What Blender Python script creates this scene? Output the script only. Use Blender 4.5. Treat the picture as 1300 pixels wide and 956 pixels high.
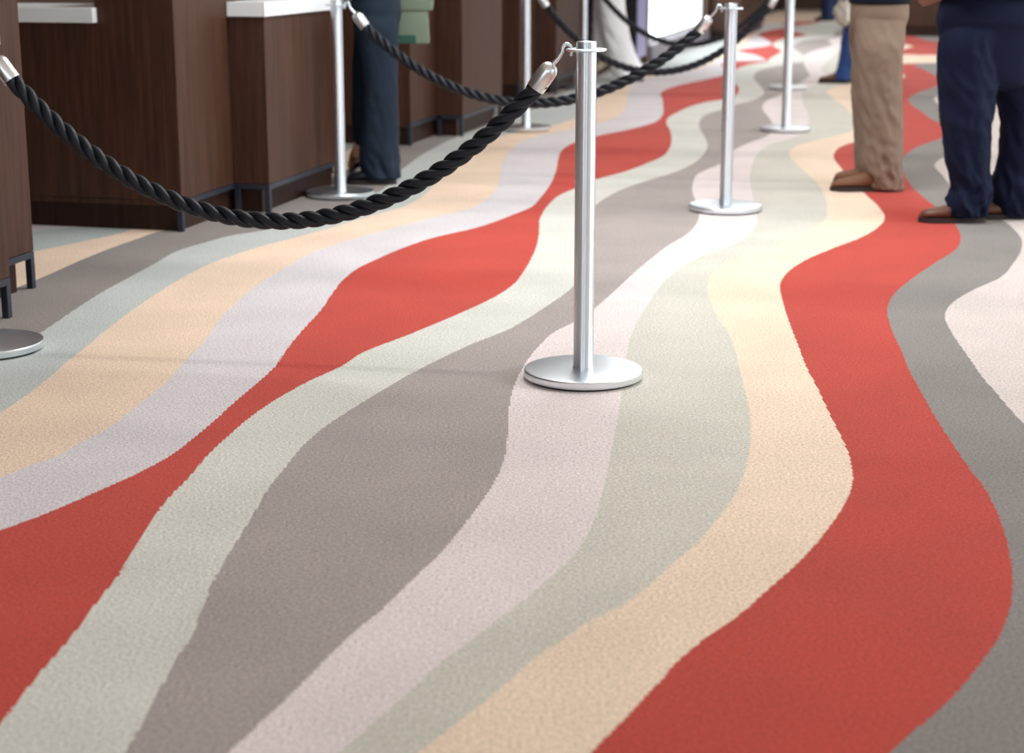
import bpy, bmesh, math, random
from mathutils import Vector, Matrix, noise
random.seed(7)
for o in list(bpy.data.objects): bpy.data.objects.remove(o)
scene = bpy.context.scene
COL = scene.collection
PI = math.pi

# ------------------------------------------------------------------ camera
EYE = 1.28; FPX = 2150.0; CX = 650.0; CY = 433.0
PITCH = math.atan(501/FPX)
SP, CP = math.sin(PITCH), math.cos(PITCH)
cam_d = bpy.data.cameras.new('camera'); cam = bpy.data.objects.new('camera', cam_d); COL.objects.link(cam)
cam.location = (0, 0, EYE); cam.rotation_euler = (PI/2 - PITCH, 0, 0)
cam_d.sensor_fit = 'HORIZONTAL'; cam_d.sensor_width = 36; cam_d.lens = FPX/1300*36
cam_d.shift_x = 0; cam_d.shift_y = -(478-CY)/1300
cam_d.clip_end = 200
cam_d.dof.use_dof = True; cam_d.dof.focus_distance = 4.95; cam_d.dof.aperture_fstop = 3.0
scene.camera = cam

# ------------------------------------------------------------------ look, sky, daylight
vs = scene.view_settings
vs.view_transform = 'Standard'; vs.look = 'None'; vs.exposure = 0.0; vs.gamma = 1; vs.use_curve_mapping = False
W = bpy.data.worlds.new('sky'); scene.world = W; W.use_nodes = True
W.node_tree.nodes['Background'].inputs[0].default_value = (.86, .94, 1, 1)
W.node_tree.nodes['Background'].inputs[1].default_value = .7
YAW = math.radians(13.745)               # the aisle runs 13.7 degrees to the right of the view
U = Vector((math.sin(YAW), math.cos(YAW), 0)); V = Vector((math.cos(YAW), -math.sin(YAW), 0))
def R(u, v, z=0): return U*u + V*v + Vector((0, 0, z))
def area(name, u, v, z, sx, sy, power, col, rot):
    d = bpy.data.lights.new(name, 'AREA'); d.shape = 'RECTANGLE'; d.size = sx; d.size_y = sy
    d.energy = power; d.color = col
    o = bpy.data.objects.new(name, d); COL.objects.link(o); o.location = R(u, v, z)
    if rot == 'left':   # faces -V
        m = Matrix((U, Vector((0,0,1)), V)).transposed(); o.rotation_euler = m.to_euler()
    elif rot == 'down':
        m = Matrix((V, U, Vector((0,0,1)))).transposed(); o.rotation_euler = m.to_euler()
    return o
WIN_V = 5.4
DAY = (.76, .89, 1)
for i, pw in ((-1, 10), (0, 13), (1, 95), (2, 85), (3, 62), (4, 55), (5, 55), (6, 55), (7, 55)):
    area('window_daylight', 0.2+i*4.4, WIN_V+.32, 1.75, 3.7, 2.7, pw, DAY, 'left')
for i in range(6):  # unseen overhead fills, added to shape the carpet's brightness along the aisle
    for vv, kk in ((-1.2, 1.25), (2.6, .5)):
        area('ceiling_fill_light', 1.3+i*6, vv, 3.34, 1.5, 2.6, kk*(3, 112, 52, 30, 28, 30)[i], (.93, .98, 1), 'down')
for vv in (-2.2, 2.2):  # unseen rear fill, added to brighten surfaces that face the camera
    d = bpy.data.lights.new('rear_fill_light', 'AREA'); d.shape = 'RECTANGLE'; d.size = 2.6; d.size_y = 1.9; d.energy = 66; d.color = DAY
    o = bpy.data.objects.new('rear_fill_light', d); COL.objects.link(o); o.location = R(-4.36, vv, 2.05)
    o.rotation_euler = Matrix((V, Vector((0, 0, 1)), -U)).transposed().to_euler()
sd = bpy.data.lights.new('sun', 'SUN'); sd.energy = 1.1; sd.angle = math.radians(1.6); sd.color = (1, .92, .84)
sun = bpy.data.objects.new('sun', sd); COL.objects.link(sun)
EL = math.radians(19)
sdir = Vector((.985*math.cos(EL), -.17*math.cos(EL), math.sin(EL)))
sun.rotation_euler = sdir.to_track_quat('Z', 'Y').to_euler()

# ------------------------------------------------------------------ helpers
def pix_floor(px, py):                   # where a sight line of the survey meets the floor
    a = px-CX; b = -(py-CY); dz = -FPX*SP + b*CP
    t = -EYE/dz
    return a*t, (FPX*CP + b*SP)*t

def nodes(name):
    m = bpy.data.materials.new(name); m.use_nodes = True
    nt = m.node_tree; b = nt.nodes['Principled BSDF']
    return m, nt, b
def srgb(r, g, b):
    f = lambda c: (c/255/12.92) if c/255 <= .04045 else ((c/255+.055)/1.055)**2.4
    return (f(r), f(g), f(b), 1)
def nn(nt, t, **kw):
    n = nt.nodes.new(t)
    for k, v in kw.items(): setattr(n, k, v)
    return n
def texco(nt, scale, kind='Object'):
    tc = nn(nt, 'ShaderNodeTexCoord'); mp = nn(nt, 'ShaderNodeMapping'); mp.inputs['Scale'].default_value = scale
    nt.links.new(tc.outputs[kind], mp.inputs[0]); return mp.outputs[0]
def mat_carpet(name, col, var=.42):
    m, nt, b = nodes(name)
    co = texco(nt, (1, 1, 1))
    n1 = nn(nt, 'ShaderNodeTexNoise'); n1.inputs['Scale'].default_value = 130; n1.inputs['Detail'].default_value = 3
    n1.inputs['Roughness'].default_value = .75
    n2 = nn(nt, 'ShaderNodeTexNoise'); n2.inputs['Scale'].default_value = 2.6; n2.inputs['Detail'].default_value = 4
    n3 = nn(nt, 'ShaderNodeTexVoronoi'); n3.inputs['Scale'].default_value = 260
    for n in (n1, n2, n3): nt.links.new(co, n.inputs['Vector'])
    r1 = nn(nt, 'ShaderNodeMapRange'); r1.inputs[1].default_value = .3; r1.inputs[2].default_value = .7
    r1.inputs[3].default_value = 1-var; r1.inputs[4].default_value = 1+var*.8
    nt.links.new(n1.outputs[0], r1.inputs[0])
    r2 = nn(nt, 'ShaderNodeMapRange'); r2.inputs[1].default_value = .35; r2.inputs[2].default_value = .7
    r2.inputs[3].default_value = 1.04; r2.inputs[4].default_value = .93
    nt.links.new(n2.outputs[0], r2.inputs[0])
    mu = nn(nt, 'ShaderNodeMath', operation='MULTIPLY'); nt.links.new(r1.outputs[0], mu.inputs[0]); nt.links.new(r2.outputs[0], mu.inputs[1])
    sc = nn(nt, 'ShaderNodeVectorMath', operation='SCALE'); sc.inputs[0].default_value = col[:3]
    nt.links.new(mu.outputs[0], sc.inputs['Scale']); nt.links.new(sc.outputs[0], b.inputs['Base Color'])
    b.inputs['Roughness'].default_value = .95
    b.inputs['Specular IOR Level'].default_value = .1
    b.inputs['Sheen Weight'].default_value = .08; b.inputs['Sheen Roughness'].default_value = .5
    bp = nn(nt, 'ShaderNodeBump'); bp.inputs['Strength'].default_value = .35; bp.inputs['Distance'].default_value = .002
    nt.links.new(n3.outputs[0], bp.inputs['Height']); nt.links.new(bp.outputs[0], b.inputs['Normal'])
    return m
def mat_wood(name, dark, light, rough=.38, axis=(26, 26, 1.2)):
    m, nt, b = nodes(name); co = texco(nt, axis)
    n = nn(nt, 'ShaderNodeTexNoise'); n.inputs['Scale'].default_value = 1.6; n.inputs['Detail'].default_value = 8; n.inputs['Roughness'].default_value = .62
    nt.links.new(co, n.inputs['Vector'])
    cr = nn(nt, 'ShaderNodeValToRGB'); cr.color_ramp.elements[0].position = .3; cr.color_ramp.elements[1].position = .72
    cr.color_ramp.elements[0].color = dark; cr.color_ramp.elements[1].color = light
    nt.links.new(n.outputs[0], cr.inputs[0]); nt.links.new(cr.outputs[0], b.inputs['Base Color'])
    b.inputs['Roughness'].default_value = rough; b.inputs['Specular IOR Level'].default_value = .28
    return m
def mat_plain(name, col, rough=.5, metal=0, bump=0, bscale=200, var=0, spec=None, sheen=0):
    m, nt, b = nodes(name)
    b.inputs['Base Color'].default_value = col; b.inputs['Roughness'].default_value = rough; b.inputs['Metallic'].default_value = metal
    if spec is not None: b.inputs['Specular IOR Level'].default_value = spec
    if sheen: b.inputs['Sheen Weight'].default_value = sheen
    co = texco(nt, (1, 1, 1)); n = nn(nt, 'ShaderNodeTexNoise'); n.inputs['Scale'].default_value = bscale; n.inputs['Detail'].default_value = 3
    nt.links.new(co, n.inputs['Vector'])
    if bump:
        bp = nn(nt, 'ShaderNodeBump'); bp.inputs['Strength'].default_value = bump; bp.inputs['Distance'].default_value = .002
        nt.links.new(n.outputs[0], bp.inputs['Height']); nt.links.new(bp.outputs[0], b.inputs['Normal'])
    if var:
        r = nn(nt, 'ShaderNodeMapRange'); r.inputs[3].default_value = 1-var; r.inputs[4].default_value = 1+var
        s = nn(nt, 'ShaderNodeVectorMath', operation='SCALE'); s.inputs[0].default_value = col[:3]
        nt.links.new(n.outputs[0], r.inputs[0]); nt.links.new(r.outputs[0], s.inputs['Scale']); nt.links.new(s.outputs[0], b.inputs['Base Color'])
    return m
def mat_brushed(name, col, rough, axis):
    m, nt, b = nodes(name)
    b.inputs['Base Color'].default_value = col; b.inputs['Metallic'].default_value = 1
    co = texco(nt, axis); n = nn(nt, 'ShaderNodeTexNoise'); n.inputs['Scale'].default_value = 1; n.inputs['Detail'].default_value = 5
    nt.links.new(co, n.inputs['Vector'])
    r = nn(nt, 'ShaderNodeMapRange'); r.inputs[3].default_value = rough-.03; r.inputs[4].default_value = rough+.04
    nt.links.new(n.outputs[0], r.inputs[0]); nt.links.new(r.outputs[0], b.inputs['Roughness'])
    tg = nn(nt, 'ShaderNodeTangent'); tg.direction_type = 'RADIAL'; tg.axis = 'Z'; nt.links.new(tg.outputs[0], b.inputs['Tangent'])
    b.inputs['Anisotropic'].default_value = .92; b.inputs['Anisotropic Rotation'].default_value = .25      # turned on a lathe: scratches run round the tube
    return m

M = {}
M['steel'] = mat_brushed('brushed_steel', (.78, .84, .9, 1), .34, (220, 220, 2))
M['steel_base'] = mat_plain('brushed_steel_base', (.8, .85, .9, 1), .32, 1, bump=.04, bscale=700)
M['steel_plain'] = mat_plain('polished_steel', (.8, .82, .84, 1), .3, 1)
M['gasket'] = mat_plain('black_rubber', (.012, .012, .015, 1), .7, bscale=80, bump=.1)
M['rope'] = mat_plain('black_rope_fibre', (.005, .007, .013, 1), .5, bump=.5, bscale=420, var=.3, spec=.38)
M['wood'] = mat_wood('walnut_veneer', srgb(54, 33, 23), srgb(86, 56, 41), .5)
M['wood_dark'] = mat_wood('dark_walnut_veneer', srgb(34, 18, 13), srgb(60, 34, 23), .5)
M['frame'] = mat_plain('dark_grey_steel', srgb(56, 60, 72), .4, .4, bump=.05, bscale=60)
M['white_top'] = mat_plain('white_solid_surface', srgb(244, 248, 250), .3, bump=.02, bscale=90)
M['paint'] = mat_plain('brown_wall_panel', srgb(86, 62, 48), .6, bump=.1, bscale=30, var=.08)
M['ceiling'] = mat_plain('white_ceiling_paint', srgb(235, 230, 220), .8, bump=.1, bscale=40)
M['beige'] = mat_plain('beige_wall_paint', srgb(200, 188, 170), .7, bump=.1, bscale=40)
M['mullion'] = mat_plain('white_window_frame', srgb(225, 225, 222), .45, bump=.03, bscale=30)
M['skin'] = mat_plain('skin', srgb(205, 150, 122), .5, bump=.15, bscale=220, var=.05)
M['skin_dark'] = mat_plain('brown_skin', srgb(120, 78, 60), .5, bump=.15, bscale=220, var=.05)
M['hair'] = mat_plain('dark_hair', srgb(38, 28, 22), .55, bump=.6, bscale=160)
M['khaki'] = mat_plain('khaki_cotton', srgb(128, 107, 92), .85, bump=.25, bscale=500, var=.08)
M['navy'] = mat_plain('navy_wool', srgb(10, 18, 44), .8, bump=.25, bscale=500, var=.1, spec=.2)
M['navy_jacket'] = mat_plain('dark_navy_jacket', srgb(14, 17, 34), .8, bump=.3, bscale=400, spec=.2)
M['charcoal'] = mat_plain('charcoal_trouser_cloth', srgb(26, 39, 54), .75, bump=.25, bscale=500, var=.1, spec=.25)
M['jeans'] = mat_plain('blue_denim', srgb(34, 66, 124), .85, bump=.4, bscale=380, var=.25, sheen=.1)
M['jeans_dark'] = mat_plain('dark_blue_denim', srgb(24, 42, 84), .85, bump=.4, bscale=380, var=.2)
M['white_cloth'] = mat_plain('white_cotton', srgb(250, 250, 253), .8, bump=.3, bscale=300, sheen=.2)
M['grey_cloth'] = mat_plain('grey_shirt_cotton', srgb(120, 124, 132), .85, bump=.3, bscale=300)
M['brown_leather'] = mat_plain('brown_leather', srgb(98, 58, 40), .45, bump=.25, bscale=120, var=.15)
M['tan_leather'] = mat_plain('tan_suede', srgb(120, 80, 54), .7, bump=.25, bscale=120, var=.15)
M['black_leather'] = mat_plain('black_leather', srgb(22, 24, 32), .22, bump=.1, bscale=90)
M['sole'] = mat_plain('dark_rubber_sole', srgb(46, 35, 32), .7, bump=.1, bscale=90)
M['beige_leather'] = mat_plain('beige_leather', srgb(205, 190, 160), .55, bump=.1, bscale=90)
M['green'] = mat_plain('sage_green_canvas', srgb(116, 128, 110), .85, bump=.4, bscale=260, var=.1)
M['green_dark'] = mat_plain('dark_green_trim', srgb(40, 78, 66), .8, bump=.2, bscale=200)
m, nt, b = nodes('clear_plastic'); b.inputs['Base Color'].default_value = srgb(196, 188, 176); b.inputs['Roughness'].default_value = .18
b.inputs['Transmission Weight'].default_value = .35; M['plastic'] = m

def link(o, parent=None):
    COL.objects.link(o)
    if parent is not None: o.parent = parent
    return o
def mesh_obj(name, verts, faces, mats, parent=None, smooth=False, midx=None):
    me = bpy.data.meshes.new(name); me.from_pydata([tuple(v) for v in verts], [], faces); me.update()
    for mm in (mats if isinstance(mats, (list, tuple)) else [mats]): me.materials.append(mm)
    if midx:
        me.polygons.foreach_set('material_index', midx)
    if smooth: me.polygons.foreach_set('use_smooth', [True]*len(me.polygons))
    return link(bpy.data.objects.new(name, me), parent)
def bm_obj(name, bm, mat, parent=None, smooth=False, autos=None):
    bmesh.ops.recalc_face_normals(bm, faces=bm.faces)
    me = bpy.data.meshes.new(name); bm.to_mesh(me); bm.free(); me.materials.append(mat)
    if smooth: me.polygons.foreach_set('use_smooth', [True]*len(me.polygons))
    if autos is not None:
        me.polygons.foreach_set('use_smooth', [True]*len(me.polygons)); me.set_sharp_from_angle(angle=math.radians(autos))
    return link(bpy.data.objects.new(name, me), parent)
def box(bm, x0, x1, y0, y1, z0, z1, bev=0):
    r = bmesh.ops.create_cube(bm, size=1)
    for v in r['verts']:
        v.co = Vector(((x0+x1)/2+v.co.x*(x1-x0), (y0+y1)/2+v.co.y*(y1-y0), (z0+z1)/2+v.co.z*(z1-z0)))
    if bev:
        es = list({e for v in r['verts'] for e in v.link_edges})
        bmesh.ops.bevel(bm, geom=es, offset=bev, segments=2, affect='EDGES', profile=.6)
def lathe(bm, prof, n=64):
    rings = []
    for r, z in prof:
        if r < 1e-6: rings.append([bm.verts.new((0, 0, z))])
        else: rings.append([bm.verts.new((r*math.cos(2*PI*i/n), r*math.sin(2*PI*i/n), z)) for i in range(n)])
    for a, c in zip(rings, rings[1:]):
        for i in range(n):
            j = (i+1) % n
            if len(a) == 1 and len(c) == 1: continue
            if len(a) == 1: bm.faces.new((a[0], c[i], c[j]))
            elif len(c) == 1: bm.faces.new((a[i], a[j], c[0]))
            else: bm.faces.new((a[i], a[j], c[j], c[i]))
def tube(bm, pts, rad, n=12, caps=True, frame_up=Vector((0, 0, 1))):
    pts = [Vector(p) for p in pts]; rings = []
    prev = None
    for i, p in enumerate(pts):
        t = (pts[min(i+1, len(pts)-1)]-pts[max(i-1, 0)]).normalized()
        if prev is None:
            a = t.cross(frame_up)
            if a.length < .1: a = t.cross(Vector((1, 0, 0)))
            a.normalize()
        else:
            a = (prev - t*prev.dot(t)).normalized()
        prev = a; b2 = t.cross(a)
        r = rad(i/(len(pts)-1)) if callable(rad) else rad
        rings.append([bm.verts.new(p+(a*math.cos(2*PI*k/n)+b2*math.sin(2*PI*k/n))*r) for k in range(n)])
    for A, B in zip(rings, rings[1:]):
        for k in range(n):
            bm.faces.new((A[k], A[(k+1) % n], B[(k+1) % n], B[k]))
    if caps:
        bm.faces.new(rings[0][::-1]); bm.faces.new(rings[-1])
def tag(o, label=None, cat=None, group=None, kind=None):
    if label: o['label'] = label
    if cat: o['category'] = cat
    if group: o['group'] = group
    if kind: o['kind'] = kind
    return o
def empty(name, loc, rz=0):
    o = bpy.data.objects.new(name, None); o.empty_display_size = .2; o.location = loc; o.rotation_euler = (0, 0, rz); COL.objects.link(o); return o
def copy_tree(o, parent=None):
    c = o.copy(); COL.objects.link(c); c.parent = parent
    for ch in o.children: copy_tree(ch, c)
    return c
def struct(o): o['kind'] = 'structure'; return o
ROOM = -YAW                              # z rotation of the room's axes: local x = V (across), y = U (along the aisle)

# ------------------------------------------------------------------ carpet floor
BASE_COL = dict(
  sage0=srgb(186, 190, 187), peach1=srgb(230, 204, 181), taupe0=srgb(138, 130, 126), sagef=srgb(178, 186, 182), lilf=srgb(208, 200, 204),
  lilac=srgb(212, 205, 208), red=srgb(190, 68, 55), sage1=srgb(210, 208, 200), taupe=srgb(164, 153, 149), pink=srgb(224, 211, 210),
  sage2=srgb(203, 199, 188), peach2=srgb(234, 210, 187), red2=srgb(184, 66, 54), grey2=srgb(135, 129, 126), pink3=srgb(208, 196, 191))
STR = ['lilf', 'sagef', 'peach1', 'taupe0', 'sage0', 'peach1', 'lilac', 'red', 'sage1', 'taupe', 'pink', 'sage2', 'peach2', 'red2', 'grey2', 'pink3', 'sage2', 'peach2']
# borders between neighbouring stripes, near to far, as sighted on the floor
B = [
 [(-500, 700), (-100, 330), (63, 291.4), (93, 289), (180, 280), (300, 240), (480, 150), (600, 110), (700, 80), (800, 40), (860, 14)],
 [(-400, 700), (-60, 345), (64, 315), (105, 306.5), (151, 296.5), (170, 290), (320, 245), (500, 160), (620, 116), (720, 84), (820, 42), (880, 14)],
 [(-300, 700), (0, 376), (66.5, 346.6), (108, 328), (150.6, 311.5), (176, 302.7), (198, 295), (230, 288), (360, 250), (520, 168), (600, 140), (680, 112), (780, 76), (880, 30), (890, 14)],
 [(-400, 800), (-160, 530), (-30, 465), (25, 437), (56.5, 419), (95, 393), (130.5, 370.5), (160.6, 354), (196, 335), (231, 316.5), (261, 307.7), (301, 297.7), (325, 294), (375, 283), (430, 266), (480, 244), (512, 214), (536.6, 196), (570.7, 178), (601, 166), (650, 150), (700, 125), (780, 90), (880, 48), (895, 14)],
 [(-360, 866), (-130, 600), (0, 524), (27.6, 506), (58, 482.6), (83, 461), (110, 439.5), (140.5, 414), (170.6, 392), (206, 368), (236, 350), (266, 335), (296, 324), (325, 314.5), (375, 301.5), (425, 287.7), (475.6, 272.6), (511, 262.6), (531, 252.5), (546, 240), (552, 229), (570.7, 216), (600, 192), (621, 178), (637, 173), (665, 166), (696, 160), (729, 151), (752, 135), (764, 121), (800, 103), (860, 88), (905, 70), (940, 40), (955, 28), (900, 26), (900, 12)],
 [(-400, 866), (-180, 700), (-60, 635), (0, 607), (32.6, 593), (68, 580.5), (105, 560), (140.5, 541.6), (163, 524), (183, 507.7), (213, 482.6), (232, 462), (241, 452), (263.5, 428), (278.5, 405.6), (296, 388), (325, 363), (340, 353), (365, 338), (400, 319), (443, 305), (500.7, 289), (563, 272.6), (596, 265), (613.6, 255), (626, 245), (631, 237), (635, 220), (640, 203), (650, 190), (660, 181), (680, 173.5), (729, 164), (760, 157), (781, 149), (793.6, 138), (796, 128), (799, 115), (807, 104), (830, 97), (870, 91), (913, 76), (935, 66), (952, 50), (962, 40), (972, 31), (990, 29), (1070, 26), (1100, 12)],
 [(-330, 866), (-150, 735), (-60, 695), (0, 673), (25, 664.5), (70, 647), (125.5, 623), (175.7, 600.5), (213, 580.5), (243.4, 558), (271, 535), (301, 507.7), (325, 487.6), (352.6, 461), (360, 449.5), (385, 418), (408, 393), (421.6, 373), (435.4, 355.4), (455.5, 340), (480.6, 328), (511, 315), (551, 301.5), (601, 290), (650, 273), (674, 263), (686, 251), (698, 235), (706, 216.5), (709, 200.5), (712, 192.5), (729, 181), (756.5, 173), (800.6, 164), (829, 156), (841, 146), (842, 136), (841, 126), (839, 118), (847, 113), (867, 107), (900, 100), (916, 96), (921, 89), (917, 81), (935, 77.8), (974, 77), (960, 70), (936, 65), (976, 58), (971, 49), (963, 43), (978, 38.5), (1000, 34), (994, 28.3), (1030, 26.5), (1070, 25.5), (1100, 12)],
 [(-25, 956), (41, 866), (66.5, 836), (98, 799), (127, 759), (152, 728), (163, 708), (179, 681), (193, 661), (213, 633), (238, 608), (263.5, 578), (296, 548), (325, 524), (349, 508), (390, 485), (440, 461), (450.5, 453), (521, 424), (588.5, 395.6), (626, 378), (650, 362.5), (667.6, 340), (679, 318), (684.6, 293), (684.5, 283), (690, 268.5), (698, 258), (710, 248), (729, 239.5), (756.5, 227.6), (790.6, 218.6), (820.7, 207.5), (841, 198.5), (850, 188), (852.5, 176), (850, 164), (846, 156), (849, 149), (861, 142), (880, 134), (900, 129), (925, 125), (936, 119), (938, 112), (934, 106), (929, 97), (934, 88), (956, 81), (975, 78), (975, 77), (985, 70), (992, 65.2), (981.6, 58), (996, 49), (1024, 44.5), (1000, 38.5), (1001, 34), (1041, 28.5), (1045, 26.5), (1075, 25.5), (1102, 12)],
 [(160, 956), (208, 866), (226, 833), (243.4, 808), (256, 773), (271, 738), (291, 702.7), (316, 662.5), (344, 615.6), (362.6, 593), (382.7, 568), (408, 545), (445.5, 520), (475.6, 501.4), (520.7, 475), (548, 461), (596, 438), (650, 416), (667.6, 405.6), (695, 388), (727, 364), (738, 342), (741, 315), (744, 290), (750, 270), (757, 260), (768.5, 251.5), (792.6, 239.3), (820.7, 229.6), (851, 220.6), (875, 210.5), (891, 198.5), (898, 186), (895, 174), (888, 162), (889, 152), (894, 147), (916, 139), (934, 133), (954, 128), (968, 121), (966, 110), (960, 104), (958, 94), (968, 88), (998, 82), (1019, 78.5), (1020, 70), (1015, 66.5), (1008, 58), (1025, 51), (1050, 48), (1060, 40), (1074, 34), (1080, 26), (1104, 12)],
 [(290, 956), (385, 866), (408, 843), (448, 804), (485.6, 773), (525.7, 734), (561, 700), (591, 664), (613.6, 633), (631, 605.5), (640, 583), (643.7, 560), (645.7, 527.7), (650, 498), (661, 472), (669, 458), (682.6, 441), (705, 420.7), (728, 409), (754, 392), (770.5, 378), (800.6, 350.4), (825.7, 329), (850.8, 310), (873, 296.5), (886, 280.7), (884.6, 259), (879, 244), (880, 231), (886, 221), (900, 214), (912, 209), (931, 191), (950, 181.6), (973, 173), (981, 160.7), (977, 150), (967.7, 137.7), (975, 127), (990, 121), (1003, 112), (1020, 102), (1028, 96), (1025, 90), (1021, 82), (1020, 78), (1021, 70), (1030, 65.5), (1056, 57), (1052, 50), (1068, 46), (1082, 40), (1076, 34), (1082, 26), (1106, 12)],
 [(430, 956), (533, 866), (563.4, 838), (608.6, 805.5), (650, 773), (677.6, 751.6), (702.7, 730), (730, 702.7), (745, 680), (753, 662.5), (765.4, 623), (775.5, 573), (782, 543), (788, 505), (793, 470), (798, 436), (810.6, 405.6), (823, 385.5), (840.7, 360.5), (863, 340), (891, 325), (923.5, 313), (948.6, 300), (959, 288), (961, 272.6), (956, 250.6), (952, 228), (955, 209), (964.6, 192), (977, 183.7), (1004, 176), (1022, 166), (1027, 152), (1023, 137.7), (1018, 127), (1022, 114), (1040, 105), (1050, 98), (1042, 88), (1050, 78), (1060, 68), (1072, 58), (1085, 48), (1090, 40), (1084, 26), (1108, 12)],
 [(530, 956), (650, 861), (677.6, 835.7), (715, 810.6), (750, 788), (780.5, 773), (820.6, 745), (863, 707.7), (888, 686), (908.5, 661), (928.5, 635.7), (941, 610.6), (950, 580.5), (953, 553), (952.4, 527.8), (946, 497.6), (938.6, 467.5), (936, 453), (926, 425.7), (913.5, 405.6), (901, 380.5), (898.4, 360.5), (903.5, 348), (921, 335), (946, 325), (975, 315.5), (1007.6, 302.7), (1032.7, 290), (1048, 277.6), (1050, 265), (1047, 248), (1036, 231), (1021, 217), (1006, 203), (1002, 193), (1008.6, 186.6), (1031, 179), (1061, 172.5), (1085, 163), (1089, 156.5), (1083, 146.4), (1071, 134.4), (1056.8, 124.3), (1049.8, 116.3), (1061, 110), (1081, 105), (1100, 98), (1085, 86), (1100, 76), (1110, 62), (1100, 50), (1110, 26), (1110, 12)],
 [(750, 956), (837, 866), (863, 837), (906, 803), (938.6, 780.5), (971, 752), (1000, 726.5), (1022.7, 705), (1045, 679), (1058, 662), (1075.4, 633), (1082.4, 610.6), (1081.6, 593), (1074, 568), (1058, 535), (1037.7, 492.6), (1021.4, 461), (1015, 443), (1002.6, 410.6), (992.6, 378), (990.6, 360), (997.6, 348), (1020, 331.6), (1058, 315), (1093, 301.5), (1115.5, 287.7), (1123, 277.6), (1115.5, 262.6), (1100.5, 248.3), (1084, 232), (1070, 216), (1059, 195), (1067, 186.5), (1094, 177.5), (1125, 167), (1138, 155), (1132, 138), (1115, 124), (1112, 112), (1130, 104), (1149, 97), (1140, 91), (1125, 82), (1200, 79.5), (1270, 78), (1270, 71), (1130, 69), (1150, 62), (1158, 58), (1125, 53), (1120, 26), (1112, 12)],
 [(1130, 956), (1226, 866), (1246, 840.7), (1271, 803), (1282, 773), (1286, 738), (1282, 702.7), (1270, 661), (1253.5, 625.6), (1226, 588), (1196, 543), (1170.7, 500), (1150.6, 461), (1145.6, 448), (1133, 420.7), (1127, 390.5), (1133, 376), (1155.6, 355.4), (1188, 333), (1213.4, 316.5), (1219.6, 300), (1214.6, 287.7), (1200, 272), (1178, 255), (1160, 239), (1148, 221), (1143, 209), (1148, 198.5), (1164.5, 186.5), (1194.6, 175.5), (1212, 166), (1206, 160), (1190, 155), (1170.5, 142), (1154.5, 130), (1153.5, 125), (1164.5, 118), (1189.6, 109), (1204, 103), (1189.6, 97), (1172.5, 88), (1162.5, 81), (1200, 79.5), (1271, 78), (1272, 71), (1320, 69), (1300, 62), (1180, 52), (1160, 46), (1125, 26), (1114, 12)],
 [(1640, 956), (1580, 866), (1500, 760), (1420, 660), (1345, 580), (1300, 538), (1263.6, 497.6), (1247, 478), (1226, 448), (1206, 418), (1199.6, 399), (1208, 385.5), (1238.5, 366.7), (1268.6, 353), (1286, 335), (1296, 318), (1297.5, 305), (1288.7, 292.7), (1273.6, 280), (1240, 261), (1212, 240), (1196, 222), (1187, 208), (1200, 199), (1230, 190), (1246, 178), (1235, 160), (1200, 138), (1186, 125), (1202, 115), (1230, 103), (1220, 90), (1240, 84), (1273, 78), (1274, 71), (1340, 60), (1300, 26), (1200, 12)],
 [(1900, 956), (1800, 760), (1600, 560), (1480, 430), (1500, 340), (1460, 260), (1380, 200), (1420, 150), (1380, 110), (1400, 80), (1400, 40), (1300, 12)],
 [(2300, 956), (2100, 760), (1850, 520), (1700, 400), (1750, 300), (1650, 200), (1600, 120), (1560, 60), (1500, 12)],
]
def pchip(xs, ys):
    n = len(xs); h = [xs[i+1]-xs[i] for i in range(n-1)]; d = [(ys[i+1]-ys[i])/h[i] for i in range(n-1)]
    # Catmull-like slopes, limited so that no border overshoots its sighted points much
    m = [d[0]]+[0]*(n-2)+[d[-1]]
    for i in range(1, n-1):
        s = (d[i-1]*h[i]+d[i]*h[i-1])/(h[i-1]+h[i])
        lim = 3*min(abs(d[i-1]), abs(d[i]))
        if d[i-1]*d[i] <= 0: s = s*.35
        elif abs(s) > lim: s = math.copysign(lim, s)
        m[i] = s
    def f(x):
        if x <= xs[0]: return ys[0]+(x-xs[0])*m[0]
        if x >= xs[-1]: return ys[-1]
        lo, hi = 0, n-1
        while hi-lo > 1:
            k = (lo+hi)//2
            if xs[k] <= x: lo = k
            else: hi = k
        t = (x-xs[lo])/h[lo]; t2 = t*t; t3 = t2*t
        return (2*t3-3*t2+1)*ys[lo]+(t3-2*t2+t)*h[lo]*m[lo]+(-2*t3+3*t2)*ys[hi]+(t3-t2)*h[lo]*m[hi]
    return f
curves = []
for pts in B:
    w = sorted(((pix_floor(*p)) for p in pts), key=lambda q: q[1])
    ws = [w[0]]
    for q in w[1:]:
        if q[1]-ws[-1][1] > .004: ws.append(q)
    curves.append(pchip([q[1] for q in ws], [q[0] for q in ws]))
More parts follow.
